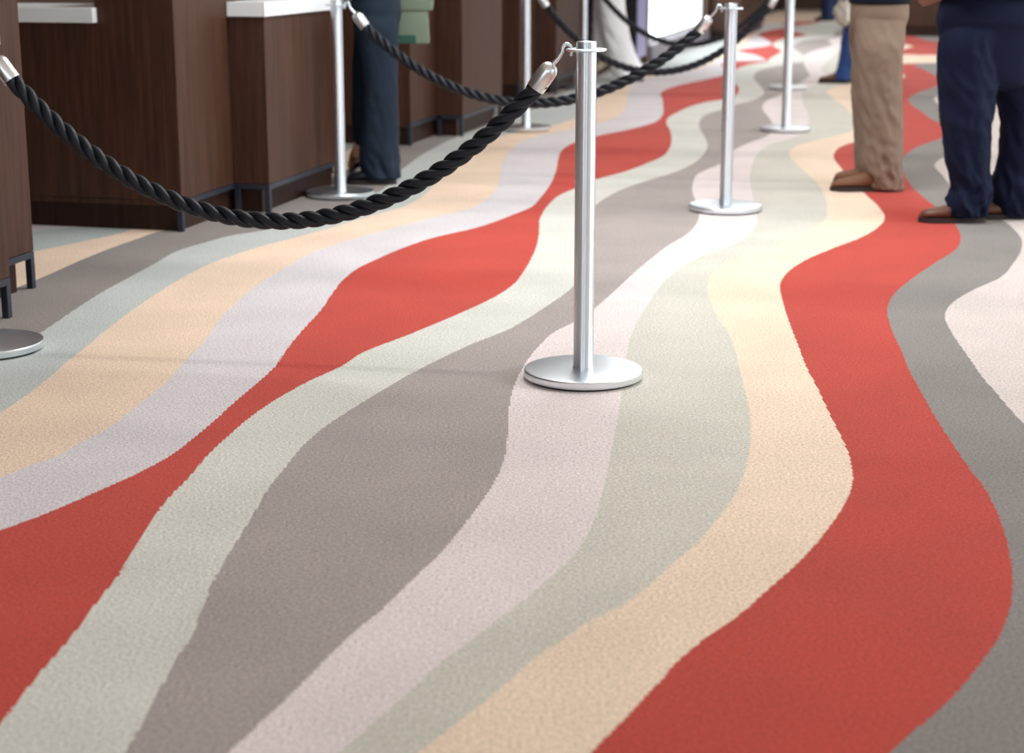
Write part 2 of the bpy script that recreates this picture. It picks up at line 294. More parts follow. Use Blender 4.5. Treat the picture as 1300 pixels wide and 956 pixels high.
def build_floor():
    verts, faces, idx = [], [], []
    names = sorted(set(STR)); mi = {n: i for i, n in enumerate(names)}
    y = -1.5; rows = []
    while y < 42:
        st = .2 if y < 2.2 else (.007 if y < 6.5 else .0012*y if y < 20 else .004*y)
        rows.append((y, y+st)); y += st
    for a, c in rows:
        ym = (a+c)/2
        ye = max(ym, 2.3)
        xs = []
        for f in curves:
            x = f(ye)
            if 2.2 < ym < 9: x = round(x/.005+random.uniform(-.15, .15))*.005
            xs.append(x)
        full = [-14.]; 
        for x in xs: full.append(min(max(full[-1], x), 22))
        full.append(22.)
        for k in range(len(STR)):
            x0, x1 = full[k], full[k+1]
            if x1-x0 < 1e-5: continue
            n = len(verts)
            verts += [(x0, a, 0), (x1, a, 0), (x1, c, 0), (x0, c, 0)]
            faces.append((n, n+1, n+2, n+3)); idx.append(mi[STR[k]])
    o = mesh_obj('floor', verts, faces, [mat_carpet('carpet_'+n, BASE_COL[n]) for n in names], midx=idx)
    return struct(o)
build_floor()

# ------------------------------------------------------------------ room shell (local x across, y along the aisle)
def room_boxes(name, boxes, mat, bev=0):
    bm = bmesh.new()
    for bx in boxes: box(bm, *bx, bev=bev)
    o = bm_obj(name, bm, mat); o.rotation_euler = (0, 0, ROOM); return struct(o)
CEIL = 3.4
room_boxes('ceiling', [(-6, 6, -4, 37, CEIL, CEIL+.2)], M['ceiling'])
room_boxes('wall_back', [(-6, 6, 36.4, 36.7, 0, CEIL)], M['paint'])
room_boxes('wall_rear', [(-6, 6, -4.3, -4, 0, 1.05), (-6, 6, -4.3, -4, 3.05, CEIL), (-6, -3.55, -4.3, -4, 1.05, 3.05), (-.85, .85, -4.3, -4, 1.05, 3.05), (3.55, 6, -4.3, -4, 1.05, 3.05)], M['beige'])
for k, vv in enumerate((-2.2, 2.2)):  # unseen rear window frames, made up to go with the rear fill
    room_boxes('window_%d' % (k+10), [(vv-1.35, vv-1.29, -4.2, -4.12, 1.05, 3.05), (vv+1.29, vv+1.35, -4.2, -4.12, 1.05, 3.05), (vv-1.29, vv+1.29, -4.2, -4.12, 1.05, 1.11), (vv-1.29, vv+1.29, -4.2, -4.12, 2.99, 3.05), (vv-.03, vv+.03, -4.2, -4.12, 1.11, 2.99)], M['mullion'])
# left wall behind the desks, stepping forward beyond the last desk, with the tall bright window
room_boxes('wall_left', [(-6, -5.6, -4, 19.0, 0, CEIL), (-6, -3.1, 19.0, 19.16, 0, CEIL), (-3.3, -3.1, 19.16, 24.4, 2.9, CEIL),
                         (-3.3, -3.1, 24.25, 24.4, 0, 2.9), (-3.3, -3.1, 24.4, 36.4, 0, CEIL)], M['paint'])
room_boxes('trim_1', [(-3.32, -3.06, 19.16, 24.25, 0, .19)], mat_plain('grey_sill', srgb(128, 122, 132), .5, bump=.05, bscale=30))
wf = room_boxes('window_1', [(-3.25, -3.17, 19.16, 19.24, .19, 2.9), (-3.25, -3.17, 24.17, 24.25, .19, 2.9), (-3.25, -3.17, 19.24, 24.17, .19, .23), (-3.25, -3.17, 19.24, 24.17, 2.82, 2.9)], M['mullion'])
m, nt, b = nodes('bright_window_glass'); b.inputs['Base Color'].default_value = (.9, .95, 1, 1); b.inputs['Roughness'].default_value = .15
b.inputs['Emission Color'].default_value = (.86, .94, 1, 1); b.inputs['Emission Strength'].default_value = 3.2      # daylight outside
bm = bmesh.new(); box(bm, -3.215, -3.205, 19.24, 24.17, .23, 2.82); bm_obj('window_pane', bm, m, wf)
# right wall: low sill, header and piers between the big window openings
bx = [(WIN_V, WIN_V+.2, -4, 36.4, 0, .32), (WIN_V, WIN_V+.2, -4, 36.4, 3.15, CEIL)]
for i in range(0, 9): bx.append((WIN_V, WIN_V+.2, -2.15+i*4.4, -1.85+i*4.4, .32, 3.15))
bx.append((WIN_V, WIN_V+.2, 35.4, 36.4, .32, 3.15))
room_boxes('wall_right', bx, M['beige'])
for i in range(0, 8):
    y0 = -1.85+i*4.4; y1 = y0+4.1
    bb = [(WIN_V+.06, WIN_V+.12, y0, y0+.06, .32, 3.15), (WIN_V+.06, WIN_V+.12, y1-.06, y1, .32, 3.15), (WIN_V+.06, WIN_V+.12, y0+.06, y1-.06, .32, .38),
          (WIN_V+.06, WIN_V+.12, y0+.06, y1-.06, 3.09, 3.15), (WIN_V+.06, WIN_V+.12, (y0+y1)/2-.03, (y0+y1)/2+.03, .38, 3.09)]
    room_boxes('window_%d' % (i+2), bb, M['mullion'])
room_boxes('baseboard_left', [(-3.1, -3.08, 24.4, 36.4, 0, .12)], M['frame'])

# ------------------------------------------------------------------ check-in desks
def make_desk():
    t = empty('check_in_desk', (0, 0, 0), ROOM)
    # local x: 0 = front of the long cabinet, .19 = front of the projecting counter block; y: along the aisle 0..2.23
    bm = bmesh.new(); box(bm, -.385, 0, 0, 2.23, .145, 1.26, .004)
    bm_obj('cabinet', bm, M['wood'], t)
    bm = bmesh.new(); box(bm, -1.6, -.387, .001, 2.2, .145, .952, .003)
    bm_obj('low_cabinet', bm, M['wood'], t)
    bm = bmesh.new(); box(bm, -1.1, -.372, -.045, -.001, .944, 1.012, .004); box(bm, -1.1, -.39, .0, .5, .954, 1.012, .004)
    bm_obj('side_shelf', bm, M['white_top'], t)['label'] = 'short white shelf end'
    bm = bmesh.new(); box(bm, .002, .185, .61, 1.73, .145, .95, .003)
    bm_obj('counter_block', bm, M['wood'], t)
    bm = bmesh.new(); box(bm, .002, .20, .592, 1.748, .952, 1.022, .004)
    bm_obj('counter_top', bm, M['white_top'], t)['label'] = 'thick white counter top'
    # light strip and plinth
    bm = bmesh.new(); box(bm, -1.58, -.02, .004, .05, .118, .143)
    bm_obj('trim_strip', bm, M['wood'], t)
    bm = bmesh.new(); box(bm, -1.58, -.03, .03, 2.14, 0, .117); box(bm, -.02, .13, .65, 1.665, 0, .143)
    bm_obj('plinth', bm, M['wood_dark'], t)
    # steel foot frame: rails under the edges and legs at the corners
    bm = bmesh.new(); w = .026
    def leg(x, y): box(bm, x-w, x, y-w/2, y+w/2, 0, .143, .002)
    for x, y in ((.001, .014), (.001, 2.216), (.186, .624), (.186, 1.716), (.03, .624), (.03, 1.716)): leg(x, y)
    box(bm, -.025, .001, .028, .61, .119, .144); box(bm, -.025, .001, 1.73, 2.202, .119, .144)
    box(bm, .16, .186, .638, 1.702, .119, .144); box(bm, .0, .16, .611, .637, .119, .144); box(bm, .0, .16, 1.703, 1.729, .119, .144)
    bm_obj('foot_frame', bm, M['frame'], t)
    return t
DESK_V = -3.30
labels = ['dark walnut check-in desk at the left edge of the photo, nearest the camera',
          'dark walnut check-in desk with two white slabs behind the front rope',
          'dark walnut check-in desk behind the green bag and dark trousers',
          'blurred walnut check-in desk behind the short length of pole beyond the third desk']
labels[3] = 'blurred dark walnut check-in desk between the front pole and the third desk'
d0 = make_desk()
for k in range(4):
    d = d0 if k == 0 else copy_tree(d0)
    d.location = R(3.55+3.57*k, DESK_V-(.12 if k == 3 else 0))
    tag(d, labels[k], 'desk', 'walnut check-in desks in a row')
# short end cabinet before the bright window
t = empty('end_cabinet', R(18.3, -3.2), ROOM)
bm = bmesh.new(); box(bm, -1.2, .1, 0, .62, .1, 1.26, .004); bm_obj('cabinet', bm, mat_plain('shaded_front_black', srgb(20, 16, 20), .5, bump=.05), t)  # near-black colour carries the shade on the front face
bm = bmesh.new(); box(bm, .101, .112, .02, .6, .1, 1.25); bm_obj('lit_side_face', bm, mat_plain('lit_side_lilac', srgb(150, 150, 190), .4, bump=.05), t)  # glossy light on the aisle face, put into this thin panel's colour
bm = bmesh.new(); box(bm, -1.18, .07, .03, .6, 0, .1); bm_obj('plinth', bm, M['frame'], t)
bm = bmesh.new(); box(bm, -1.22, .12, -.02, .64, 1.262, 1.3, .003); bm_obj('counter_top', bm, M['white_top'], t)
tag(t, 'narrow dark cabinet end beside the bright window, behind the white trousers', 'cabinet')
# block beyond the window
t = empty('podium', R(24.45, -3.08), ROOM)
bm = bmesh.new(); box(bm, 0, .44, 0, 3.5, .1, 1.25, .004); bm_obj('cabinet', bm, M['wood'], t)
bm = bmesh.new(); box(bm, .01, .41, .03, 3.46, 0, .1); bm_obj('plinth', bm, M['wood_dark'], t)
bm = bmesh.new(); box(bm, -.0, .46, -.02, 3.52, 1.252, 1.3, .004); bm_obj('counter_top', bm, M['wood_dark'], t)
tag(t, 'brown wooden counter far back, right of the bright window', 'counter')
# far right counter
t = empty('far_counter', R(25.9, -1.1), ROOM)
bm = bmesh.new(); box(bm, 0, 6.3, 0, .8, .14, 1.1, .004); bm_obj('cabinet', bm, M['wood'], t)
bm = bmesh.new(); box(bm, .03, 6.2, .04, .78, 0, .14); bm_obj('plinth', bm, M['wood_dark'], t)
bm = bmesh.new(); box(bm, -.02, 6.32, -.03, .83, 1.1, 1.14, .004); bm_obj('counter_top', bm, M['white_top'], t)
tag(t, 'long brown counter in the far background between the two standing men', 'counter')

# ------------------------------------------------------------------ stanchion posts
def make_post():
    t = empty('stanchion_post', (0, 0, 0))
    bm = bmesh.new(); lathe(bm, [(0, .006), (.174, .006), (.179, .008), (.1805, .012), (.1805, .026), (.178, .030), (.172, .0315), (.05, .034), (.032, .034), (0, .034)], 96)
    bm_obj('base_plate', bm, M['steel_base'], t, autos=25)
    bm = bmesh.new(); lathe(bm, [(0, 0), (.168, 0), (.172, .003), (.172, .007), (0, .007)], 64)
    bm_obj('floor_gasket', bm, M['gasket'], t, autos=25)['label'] = 'thin black rubber rim under the base'
    bm = bmesh.new(); lathe(bm, [(0, .033), (.0325, .033), (.0325, .036), (.0305, .037), (.0305, .982), (0, .982)], 64)
    bm_obj('pole', bm, M['steel'], t, autos=25)
    bm = bmesh.new(); lathe(bm, [(.0295, .9825), (.056, .983), (.0595, .985), (.0595, .989), (.056, .9905), (.0295, .9905)], 64)
    bm_obj('hook_ring', bm, M['steel_base'], t, autos=25)
    bm = bmesh.new(); lathe(bm, [(0, .989), (.0305, .989), (.0305, 1.009), (.029, 1.011), (0, 1.0125)], 64)
    bm_obj('cap', bm, M['steel'], t, autos=25)
    return t
POSTS = [(-1.71, 5.369), (.217, 5.0), (-.903, 8.86), (.099, 12.15), (1.063, 8.363), (1.949, 12.1), (2.545, 15.73), (.66, 15.78)]
plabels = ['steel post at the left edge, only the edge of its round base showing',
           'large sharply focused steel rope post in the middle of the carpet',
           'steel rope post in front of the desk with a white counter, beside dark trousers',
           'blurred steel rope post far left behind the front rope, beside the fourth desk',
           'steel rope post in the middle distance right of the sharp front post',
           'blurred steel rope post left of the khaki trousers, the nearer of two in line',
           'far steel rope post standing exactly behind another, only its base showing',
           'far blurred steel rope post seen right above the top of the sharp front post']
p0 = make_post()
for k, (x, y) in enumerate(POSTS):
    p = p0 if k == 0 else copy_tree(p0)
    p.location = (x, y, 0); tag(p, plabels[k], 'post', 'steel rope barrier posts')

# ------------------------------------------------------------------ ropes
def solve_cat(L, sag):
    lo, hi = .05, 50
    for _ in range(80):
        a = (lo+hi)/2
        try: v = a*(math.cosh(L/2/a)-1)
        except OverflowError: v = 1e9
        if v > sag: lo = a
        else: hi = a
    return a
def make_rope(i, j, low, label, fine=True, hook=(.066, .066)):
    A = Vector((*POSTS[i], 0)); Bp = Vector((*POSTS[j], 0)); d = (Bp-A); L = d.length; e = d/L
    t = empty('barrier_rope', (A+Bp)/2)
    z0 = .945; xa = .088; xb = L-.088; span = xb-xa; sag = z0-low; a = solve_cat(span, sag)
    zc = lambda s: low+a*(math.cosh((s-(xa+xb)/2)/a)-1)
    org = t.location.copy()
    def P(s): return A+e*s+Vector((0, 0, zc(s)))-org
    # arc-length table
    N = 600; tab = [P(xa+span*k/N) for k in range(N+1)]; acc = [0]
    for k in range(N): acc.append(acc[-1]+(tab[k+1]-tab[k]).length)
    tot = acc[-1]; fer = .09
    def at(l):
        l = min(max(l, 0), tot); lo, hi = 0, N
        while hi-lo > 1:
            k = (lo+hi)//2
            if acc[k] <= l: lo = k
            else: hi = k
        f = (l-acc[lo])/(acc[hi]-acc[lo]+1e-9)
        return tab[lo].lerp(tab[hi], f), (tab[hi]-tab[lo]).normalized()
    side = Vector((0, 0, 1)).cross(e).normalized(); side = -side if side.y > 0 else side   # towards the viewer's side
    step = .005 if fine else .009
    n = int((tot-2*(fer-.02))/step); nr = 14 if fine else 10
    bm = bmesh.new(); pitch = .168
    for st in range(3):
        rings = []
        for k in range(n+1):
            l = fer-.02+(tot-2*(fer-.02))*k/n
            c, tg = at(l); up = (Vector((0, 0, 1))-tg*tg.z).normalized()
            ph = 2*PI*(l/pitch+st/3)
            o = up*math.cos(ph)+side*math.sin(ph)
            q = up*-math.sin(ph)+side*math.cos(ph)
            cc = c+o*.0146
            dirn = (tg*1.0+q*(2*PI*.0146/pitch)).normalized()
            q2 = dirn.cross(o).normalized()
            rings.append([bm.verts.new(cc+o*math.cos(2*PI*m/nr)*.0128+q2*math.sin(2*PI*m/nr)*.0135) for m in range(nr)])
        for a1, a2 in zip(rings, rings[1:]):
            for m in range(nr): bm.faces.new((a1[m], a1[(m+1) % nr], a2[(m+1) % nr], a2[m]))
        bm.faces.new(rings[0]); bm.faces.new(rings[-1][::-1])
    bm_obj('rope', bm, M['rope'], t, smooth=True)
    for end in (0, 1):
        c0, tg = at(fer) if end == 0 else at(tot-fer)
        ctop = (at(0)[0] if end == 0 else at(tot)[0])
        # ferrule hangs steeper than the rope
        post = (A if end == 0 else Bp)-org; es = e if end == 0 else -e
        ring_pt = post+es*.053+Vector((0, 0, .987))
        ax = (ring_pt+es*.012+Vector((0, 0, .004))-c0).normalized()
        bmf = bmesh.new()
        lathe(bmf, [(0, -.004), (.0225, -.004), (.0275, -.006), (.0282, -.004), (.0282, .056), (.0272, .064), (.024, .072), (.018, .0785), (.010, .082), (.006, .083), (0, .083)], 40)
        rot = ax.to_track_quat('Z', 'Y').to_matrix().to_4x4()
        bmf.transform(Matrix.Translation(c0)@rot)
        f = bm_obj('end_cap', bmf, M['steel_plain'], t, autos=45); f['label'] = 'polished steel end cap'
        bmh = bmesh.new()
        s0 = c0+ax*.08; nrm = es
        topc = ring_pt+es*.002
        pts = [s0, s0.lerp(ring_pt+es*.018+Vector((0, 0, -.012)), .55), ring_pt+es*.019+Vector((0, 0, -.006)), ring_pt+es*.017+Vector((0, 0, .008)),
               ring_pt+es*.008+Vector((0, 0, .0155)), ring_pt+es*-.003+Vector((0, 0, .0125)), ring_pt+es*-.0085+Vector((0, 0, .003)),
               ring_pt+es*-.0085+Vector((0, 0, -.010)), ring_pt+es*-.006+Vector((0, 0, -.018))]
        # smooth
        sm = []
        for k in range(len(pts)-1):
            p_1 = pts[max(k-1, 0)]; p1 = pts[k]; p2 = pts[k+1]; p3 = pts[min(k+2, len(pts)-1)]
            for q in range(4):
                u = q/4; sm.append(.5*((2*p1)+(p2-p_1)*u+(2*p_1-5*p1+4*p2-p3)*u*u+(3*p1-p_1-3*p2+p3)*u**3))
        sm.append(pts[-1])
        tube(bmh, sm, lambda q: .0064-.002*q, 12)
        bm_obj('hook', bmh, M['steel_base'], f, smooth=True)
    tag(t, label, 'rope', 'black twisted barrier ropes')
    return t
make_rope(0, 1, .453, 'thick black twisted rope sagging across the foreground to the sharp front post')
make_rope(2, 4, .508, 'black twisted rope starting beside the dark trousers and passing behind the front post')
make_rope(3, 5, .412, 'blurred black rope sagging lowest at the upper middle, third from the front', False)
make_rope(7, 6, .40, 'farthest and thinnest black rope, crossing in front of the bright window', False)

# ------------------------------------------------------------------ people
def loft(bm, rings, n=32, cap=True, fold=0, seed=0, sup=2.3):
    """rings: (x, y, z, rx, ry) bottom to top, resampled smoothly"""
    out = []
    K = len(rings)
    steps = 8
    rs = []
    for k in range(K-1):
        p0 = rings[max(k-1, 0)]; p1 = rings[k]; p2 = rings[k+1]; p3 = rings[min(k+2, K-1)]
        for q in range(steps):
            u = q/steps
            rs.append([.5*((2*p1[i])+(p2[i]-p0[i])*u+(2*p0[i]-5*p1[i]+4*p2[i]-p3[i])*u*u+(3*p1[i]-p0[i]-3*p2[i]+p3[i])*u**3) for i in range(5)])
    rs.append(list(rings[-1]))
    for r in rs:
        ring = []
        for m in range(n):
            th = 2*PI*m/n; c, s = math.cos(th), math.sin(th)
            f = (abs(c)**sup+abs(s)**sup)**(-1/sup)
            dd = 0
            if fold:
                z = r[2]
                amp = fold*(.45+1.3*math.exp(-((z-.10)/.13)**2)+.5*math.exp(-((z-.48)/.14)**2)+.5*math.exp(-((z-.9)/.12)**2))
                v = noise.noise(Vector((c*1.3+seed*7, s*1.3, z*9+c*2.2+seed)))+.5*noise.noise(Vector((c*2.2, s*2.2+seed*3, z*17-s*4)))
                dd = amp*(1-abs(v)*3.2)*min(1, max(0, (.95-z)/.22))
            ring.append(bm.verts.new((r[0]+c*f*(r[3]+dd), r[1]+s*f*(r[4]+dd), r[2])))
        out.append(ring)
    for a, c in zip(out, out[1:]):
        for m in range(n): bm.faces.new((a[m], a[(m+1) % n], c[(m+1) % n], c[m]))
    if cap:
        bm.faces.new(out[0][::-1]); bm.faces.new(out[-1])
def limb(bm, pts, n=16):
    """pts: (Vector, radius)"""
    P = [Vector(p[0]) for p in pts]; Rr = [p[1] for p in pts]
    L = len(P)-1
    sm = []
    for k in range(L):
        a = P[max(k-1, 0)]; b1 = P[k]; c = P[k+1]; d = P[min(k+2, L)]
        for q in range(4):
            u = q/4; sm.append((.5*((2*b1)+(c-a)*u+(2*a-5*b1+4*c-d)*u*u+(3*b1-a-3*c+d)*u**3), Rr[k]*(1-u)+Rr[k+1]*u))
    sm.append((P[-1], Rr[-1]))
    tube(bm, [s[0] for s in sm], lambda q: sm[min(int(round(q*(len(sm)-1))), len(sm)-1)][1], n)
def ball(bm, c, r, sc=(1, 1, 1)):
    res = bmesh.ops.create_uvsphere(bm, u_segments=20, v_segments=14, radius=1)
    for v in res['verts']: v.co = Vector((c[0]+v.co.x*r*sc[0], c[1]+v.co.y*r*sc[1], c[2]+v.co.z*r*sc[2]))
def fuse(name, bm, mat, parent=None, voxel=.008, sm=3):
    bmesh.ops.recalc_face_normals(bm, faces=bm.faces)
    me = bpy.data.meshes.new(name); bm.to_mesh(me); bm.free()
    o = bpy.data.objects.new(name, me); COL.objects.link(o)
    r = o.modifiers.new('r', 'REMESH'); r.mode = 'VOXEL'; r.voxel_size = voxel
    s = o.modifiers.new('s', 'SMOOTH'); s.iterations = sm; s.factor = .5
    dg = bpy.context.evaluated_depsgraph_get(); ev = o.evaluated_get(dg)
    me2 = bpy.data.meshes.new_from_object(ev); o.modifiers.clear(); o.data = me2; me2.name = name
    bpy.data.meshes.remove(me)
    me2.materials.clear(); me2.materials.append(mat)
    me2.polygons.foreach_set('use_smooth', [True]*len(me2.polygons))
    if parent is not None: o.parent = parent
    return o
def hand(bm, wrist, d, palm_n, side, size=1.0):
    """wrist point, d = finger direction, palm_n = palm normal, side = towards the thumb"""
    d = d.normalized(); palm_n = palm_n.normalized(); side = side.normalized()
    s = size
    for k in range(5):
        c = wrist+d*(.012+.018*k)*s
        ball(bm, c, .021*s, (1, 1, 1))
        ball(bm, c+side*.018*s, .016*s); ball(bm, c-side*.018*s, .016*s)
    for k, (off, ln) in enumerate(((.028, .070), (.010, .080), (-.009, .075), (-.027, .060))):
        b0 = wrist+d*.085*s+side*off*s
        p1 = b0+d*ln*.45*s+palm_n*.006*s; p2 = p1+(d*.75+palm_n*.65).normalized()*ln*.33*s; p3 = p2+(d*.4+palm_n*.9).normalized()*ln*.25*s
        limb(bm, [(b0-d*.02*s, .0095*s), (b0, .0095*s), (p1, .0088*s), (p2, .008*s), (p3, .0068*s)], 10)
    b0 = wrist+d*.03*s+side*.03*s
    p1 = b0+(d*.6+side*.7).normalized()*.035*s; p2 = p1+(d*.85+side*.3+palm_n*.3).normalized()*.03*s; p3 = p2+(d*.9+palm_n*.4).normalized()*.024*s
    limb(bm, [(b0-side*.01*s, .012*s), (b0, .012*s), (p1, .011*s), (p2, .0095*s), (p3, .0075*s)], 10)
def make_shoe(parent, loc, ang, L, mat, sole_mat, toe=1.0, slim=1.0, pitch=0):
    """points along local -x (toe at -x); ang rotates about z"""
    bm = bmesh.new()
    secs = [(0.0, .012, .030, .070), (.03, .030, .030, .088), (.12, .036, .030, .10), (.25, .037, .030, .11), (.38, .038, .030, .108), (.5, .043, .03, .095), (.65, .049, .03, .078), (.8, .049, .03, .068), (.9, .042, .03, .062), (.965, .028, .03, .052), (1.0, .012, .03, .038)]
    rings = []
    for tt, hw, zb, zt in secs:
        x = (tt-.25)*-L; hw *= slim; n = 20; ring = []
        cy = -.006*math.sin(tt*PI)
        for m in range(n):
            a = 2*PI*m/n; c, s = math.cos(a), math.sin(a)
            z = (.02+zt)/2+s*(zt-.02)/2
            w = hw*(1 if s < 0 else (1-.35*s*s if tt < .55 else 1-.12*s*s))
            ring.append(bm.verts.new((x, cy+c*w*(abs(c)**-.25 if abs(c) > .05 else 1), z)))
        rings.append(ring)
    for a, c in zip(rings, rings[1:]):
        for m in range(20): bm.faces.new((a[m], a[(m+1) % 20], c[(m+1) % 20], c[m]))
    bm.faces.new(rings[0]); bm.faces.new(rings[-1][::-1])
    o = bm_obj('shoe', bm, mat, parent, smooth=True)
    md = o.modifiers.new('s', 'SUBSURF'); md.levels = 1; md.render_levels = 1
    o.location = loc; o.rotation_euler = (0, pitch, ang)
    bm = bmesh.new(); up, lo = [], []
    out = [(t_, w_) for t_, w_ in ((-.012, .018), (.0, .028), (.05, .038), (.2, .041), (.4, .040), (.55, .046), (.7, .053), (.82, .052), (.92, .042), (.985, .026), (1.012, .010))]
    loop = [(-(t_-.25)*L, w_*slim-.006*math.sin(t_*PI)) for t_, w_ in out]+[(-(t_-.25)*L, -w_*slim-.006*math.sin(t_*PI)) for t_, w_ in reversed(out)]
    a = [bm.verts.new((x, y, 0)) for x, y in loop]; c = [bm.verts.new((x, y, .024)) for x, y in loop]
    for k in range(len(loop)):
        j = (k+1) % len(loop); bm.faces.new((a[k], a[j], c[j], c[k]))
    bm.faces.new(a[::-1]); bm.faces.new(c)
    bm_obj('sole', bm, sole_mat, o, autos=40)
    return o
def figure(name, base, legs, hip, face, skin, trouser_mat, top_mat, shoe_mat, label, group=None, scale=1.0, arms=None, fold=.006, voxel=.008, hem=.98, hair_long=False, shoes=None, yaw=0, coat=None, sole_mat=None, slim=1.0, hipr=(.135, .18), crotch=.77, extra=None):
    kx = hipr[0]/.135; ky = hipr[1]/.18
    """base: world (x,y). legs: two lists of rings (z, x, rx, y, ry) relative to base, bottom to top; hip: (x,y). face: -1 looks to -x, +1 to +x"""
    sole_mat = sole_mat or M['sole']
    hx, hy = hip; f = face
    legs = [lg+[(.97, hx*.8+lg[-1][1]*.2, .125*(kx+1)/2, hy*.6+lg[-1][3]*.4, .12), (1.04, hx, .115*kx, hy*.8+lg[-1][3]*.2, .13)] for lg in legs]
    # --- body
    bm = bmesh.new()
    for lg in legs:
        q = [(Vector((r[1], r[3], max(r[0], .07))), .042 if r[0] < .2 else (.05 if r[0] < .5 else .065)) for r in lg]
        limb(bm, q[:-2]+[(Vector((lg[-1][1]*.5+hx*.5, lg[-1][3]*.5+hy*.5, .90)), .06)])
    loft(bm, [(hx, hy, .82, .10, .15), (hx, hy, .92, .115, .165), (hx, hy, 1.05, .10, .145), (hx+f*.005, hy, 1.2, .105, .155), (hx+f*.01, hy, 1.34, .112, .175), (hx, hy, 1.43, .085, .16), (hx, hy, 1.475, .055, .07), (hx+f*.008, hy, 1.53, .052, .055), (hx+f*.015, hy, 1.58, .054, .055)], 28, sup=2)
    hc = Vector((hx+f*.03, hy, 1.665))
    ball(bm, hc, 1, (.095, .076, .115)); ball(bm, hc+Vector((f*.03, 0, -.06)), 1, (.062, .055, .055))
    ball(bm, hc+Vector((f*.098, 0, -.012)), 1, (.017, .012, .022)); ball(bm, hc+Vector((f*.088, 0, .012)), 1, (.012, .009, .025))
    ball(bm, hc+Vector((f*.086, 0, -.058)), 1, (.011, .024, .007)); ball(bm, hc+Vector((f*.084, 0, -.07)), 1, (.011, .02, .007))
    for sgn in (-1, 1): ball(bm, hc+Vector((-f*.005, sgn*.078, -.008)), 1, (.017, .009, .03))
    arms = arms or []
    hands = []
    for sgn, el, wr in arms:
        sh = Vector((hx, hy+sgn*.185, 1.40)); el = Vector(el); wr = Vector(wr)
        limb(bm, [(sh, .05), (sh.lerp(el, .5), .044), (el, .038), (el.lerp(wr, .45), .034), (wr, .024)])
        dr = (wr-el).normalized()
        sd_ = Vector((0, 0, 1)) if abs(dr.z) < .7 else Vector((f, 0, 0))
        sd_ = (sd_-dr*sd_.dot(dr)).normalized(); pn = dr.cross(sd_)*(-1 if sgn > 0 else 1)
        if pn.y*sgn > 0: pn = -pn
        hand(bm, wr, dr, pn, sd_)
    if extra: extra(bm)
    body = fuse(name, bm, skin, None, .007 if voxel < .01 else .01, 2)
    body.location = (base[0], base[1], 0)
    # --- trousers
    bm = bmesh.new()
    for k, lg in enumerate(legs):
        loft(bm, [(r[1], r[3], r[0], r[2], r[4]) for r in lg], 56, fold=fold, seed=k+hx*3+base[1], sup=2.2)
    ztop = 1.06
    loft(bm, [(hx, hy, crotch, .05*kx, .05), (hx, hy, crotch+.05, .10*kx, .12), (hx, hy, .89, .13*kx, .165), (hx, hy, .95, .135*kx, .18), (hx, hy, ztop, .125*kx, .16)], 40, sup=2.3)
    tr = fuse('trousers', bm, trouser_mat, body, voxel, 2)
    # --- upper garment
    bm = bmesh.new()
    loft(bm, [(hx, hy, hem, .145*kx, .192), (hx, hy, hem+.1, .138*kx, .182), (hx+f*.005, hy, 1.2, .132*(1+kx)/2, .185), (hx+f*.01, hy, 1.34, .135*(1+kx)/2, .2), (hx, hy, 1.44, .095, .165), (hx, hy, 1.485, .062, .075)], 40, fold=.003, seed=base[0], sup=2.3)
    for sgn, el, wr in arms:
        sh = Vector((hx, hy+sgn*.18, 1.395)); el = Vector(el); wr = Vector(wr)
        limb(bm, [(sh, .068), (sh.lerp(el, .5), .06), (el, .055), (el.lerp(wr, .5), .048), (el.lerp(wr, .93), .04)])
    fuse('jacket' if top_mat in (M['navy_jacket'],) else 'shirt', bm, top_mat, body, max(voxel, .008), 2)
    # --- hair
    bm = bmesh.new()
    ball(bm, hc+Vector((-f*.018, 0, .022)), 1, (.094, .085, .108))
    if hair_long: ball(bm, hc+Vector((-f*.06, 0, -.09)), 1, (.055, .085, .13))
    fuse('hair', bm, M['hair'], body, .008, 2)
    for s_ in shoes: make_shoe(body, Vector(s_[0]), s_[1], s_[2], shoe_mat, sole_mat, pitch=s_[3] if len(s_) > 3 else 0, slim=slim)
    tag(body, label, 'person', group)
    return body

# man in khaki trousers (profile, looking left)
bx_, by_ = 1.96, 9.12
L1 = [(z, x-bx_, r, -.06, ry) for z, x, r, ry in ((.012, 2.02, .083, .082), (.07, 2.004, .089, .085), (.112, 1.99, .10, .09), (.175, 1.984, .103, .092), (.281, 1.978, .107, .095), (.39, 1.969, .111, .098), (.519, 1.952, .115, .102), (.64, 1.944, .118, .106), (.76, 1.94, .126, .112), (.86, 1.945, .134, .115))]
L2 = [(z, x-bx_+.012, r*.9, .25, ry) for z, x, r, ry in ((.015, 2.0, .083, .08), (.07, 1.99, .088, .082), (.112, 1.985, .095, .088), (.175, 1.98, .098, .09), (.281, 1.972, .102, .093), (.39, 1.965, .108, .098), (.519, 1.955, .112, .102), (.64, 1.95, .116, .106), (.76, 1.945, .125, .112), (.86, 1.945, .132, .115))]
L2[-1] = (.86, -.015, .125, .15, .115); L1[-1] = (.86, -.015, .132, -.02, .115)
figure('person', (bx_, by_), [L1, L2], (-.005, .055), -1, M['skin'], M['khaki'], M['navy_jacket'], M['tan_leather'],
       'man in khaki trousers and tan shoes standing left of the navy trousers', arms=[(-1, (.08, -.20, 1.14), (.11, -.17, 1.11-.17)), (1, (.02, .27, 1.12), (-.22, .2, 1.16))] if False else [(-1, (.10, -.16, 1.15), (-.12, -.20, 1.24)), (1, (.02, .27, 1.12), (-.22, .2, 1.16))],
       shoes=[((-.012, -.06, 0), 0, .31), ((.055, .25, 0), 0, .30)], fold=.0085, hem=.985, voxel=.006, hipr=(.15, .18))

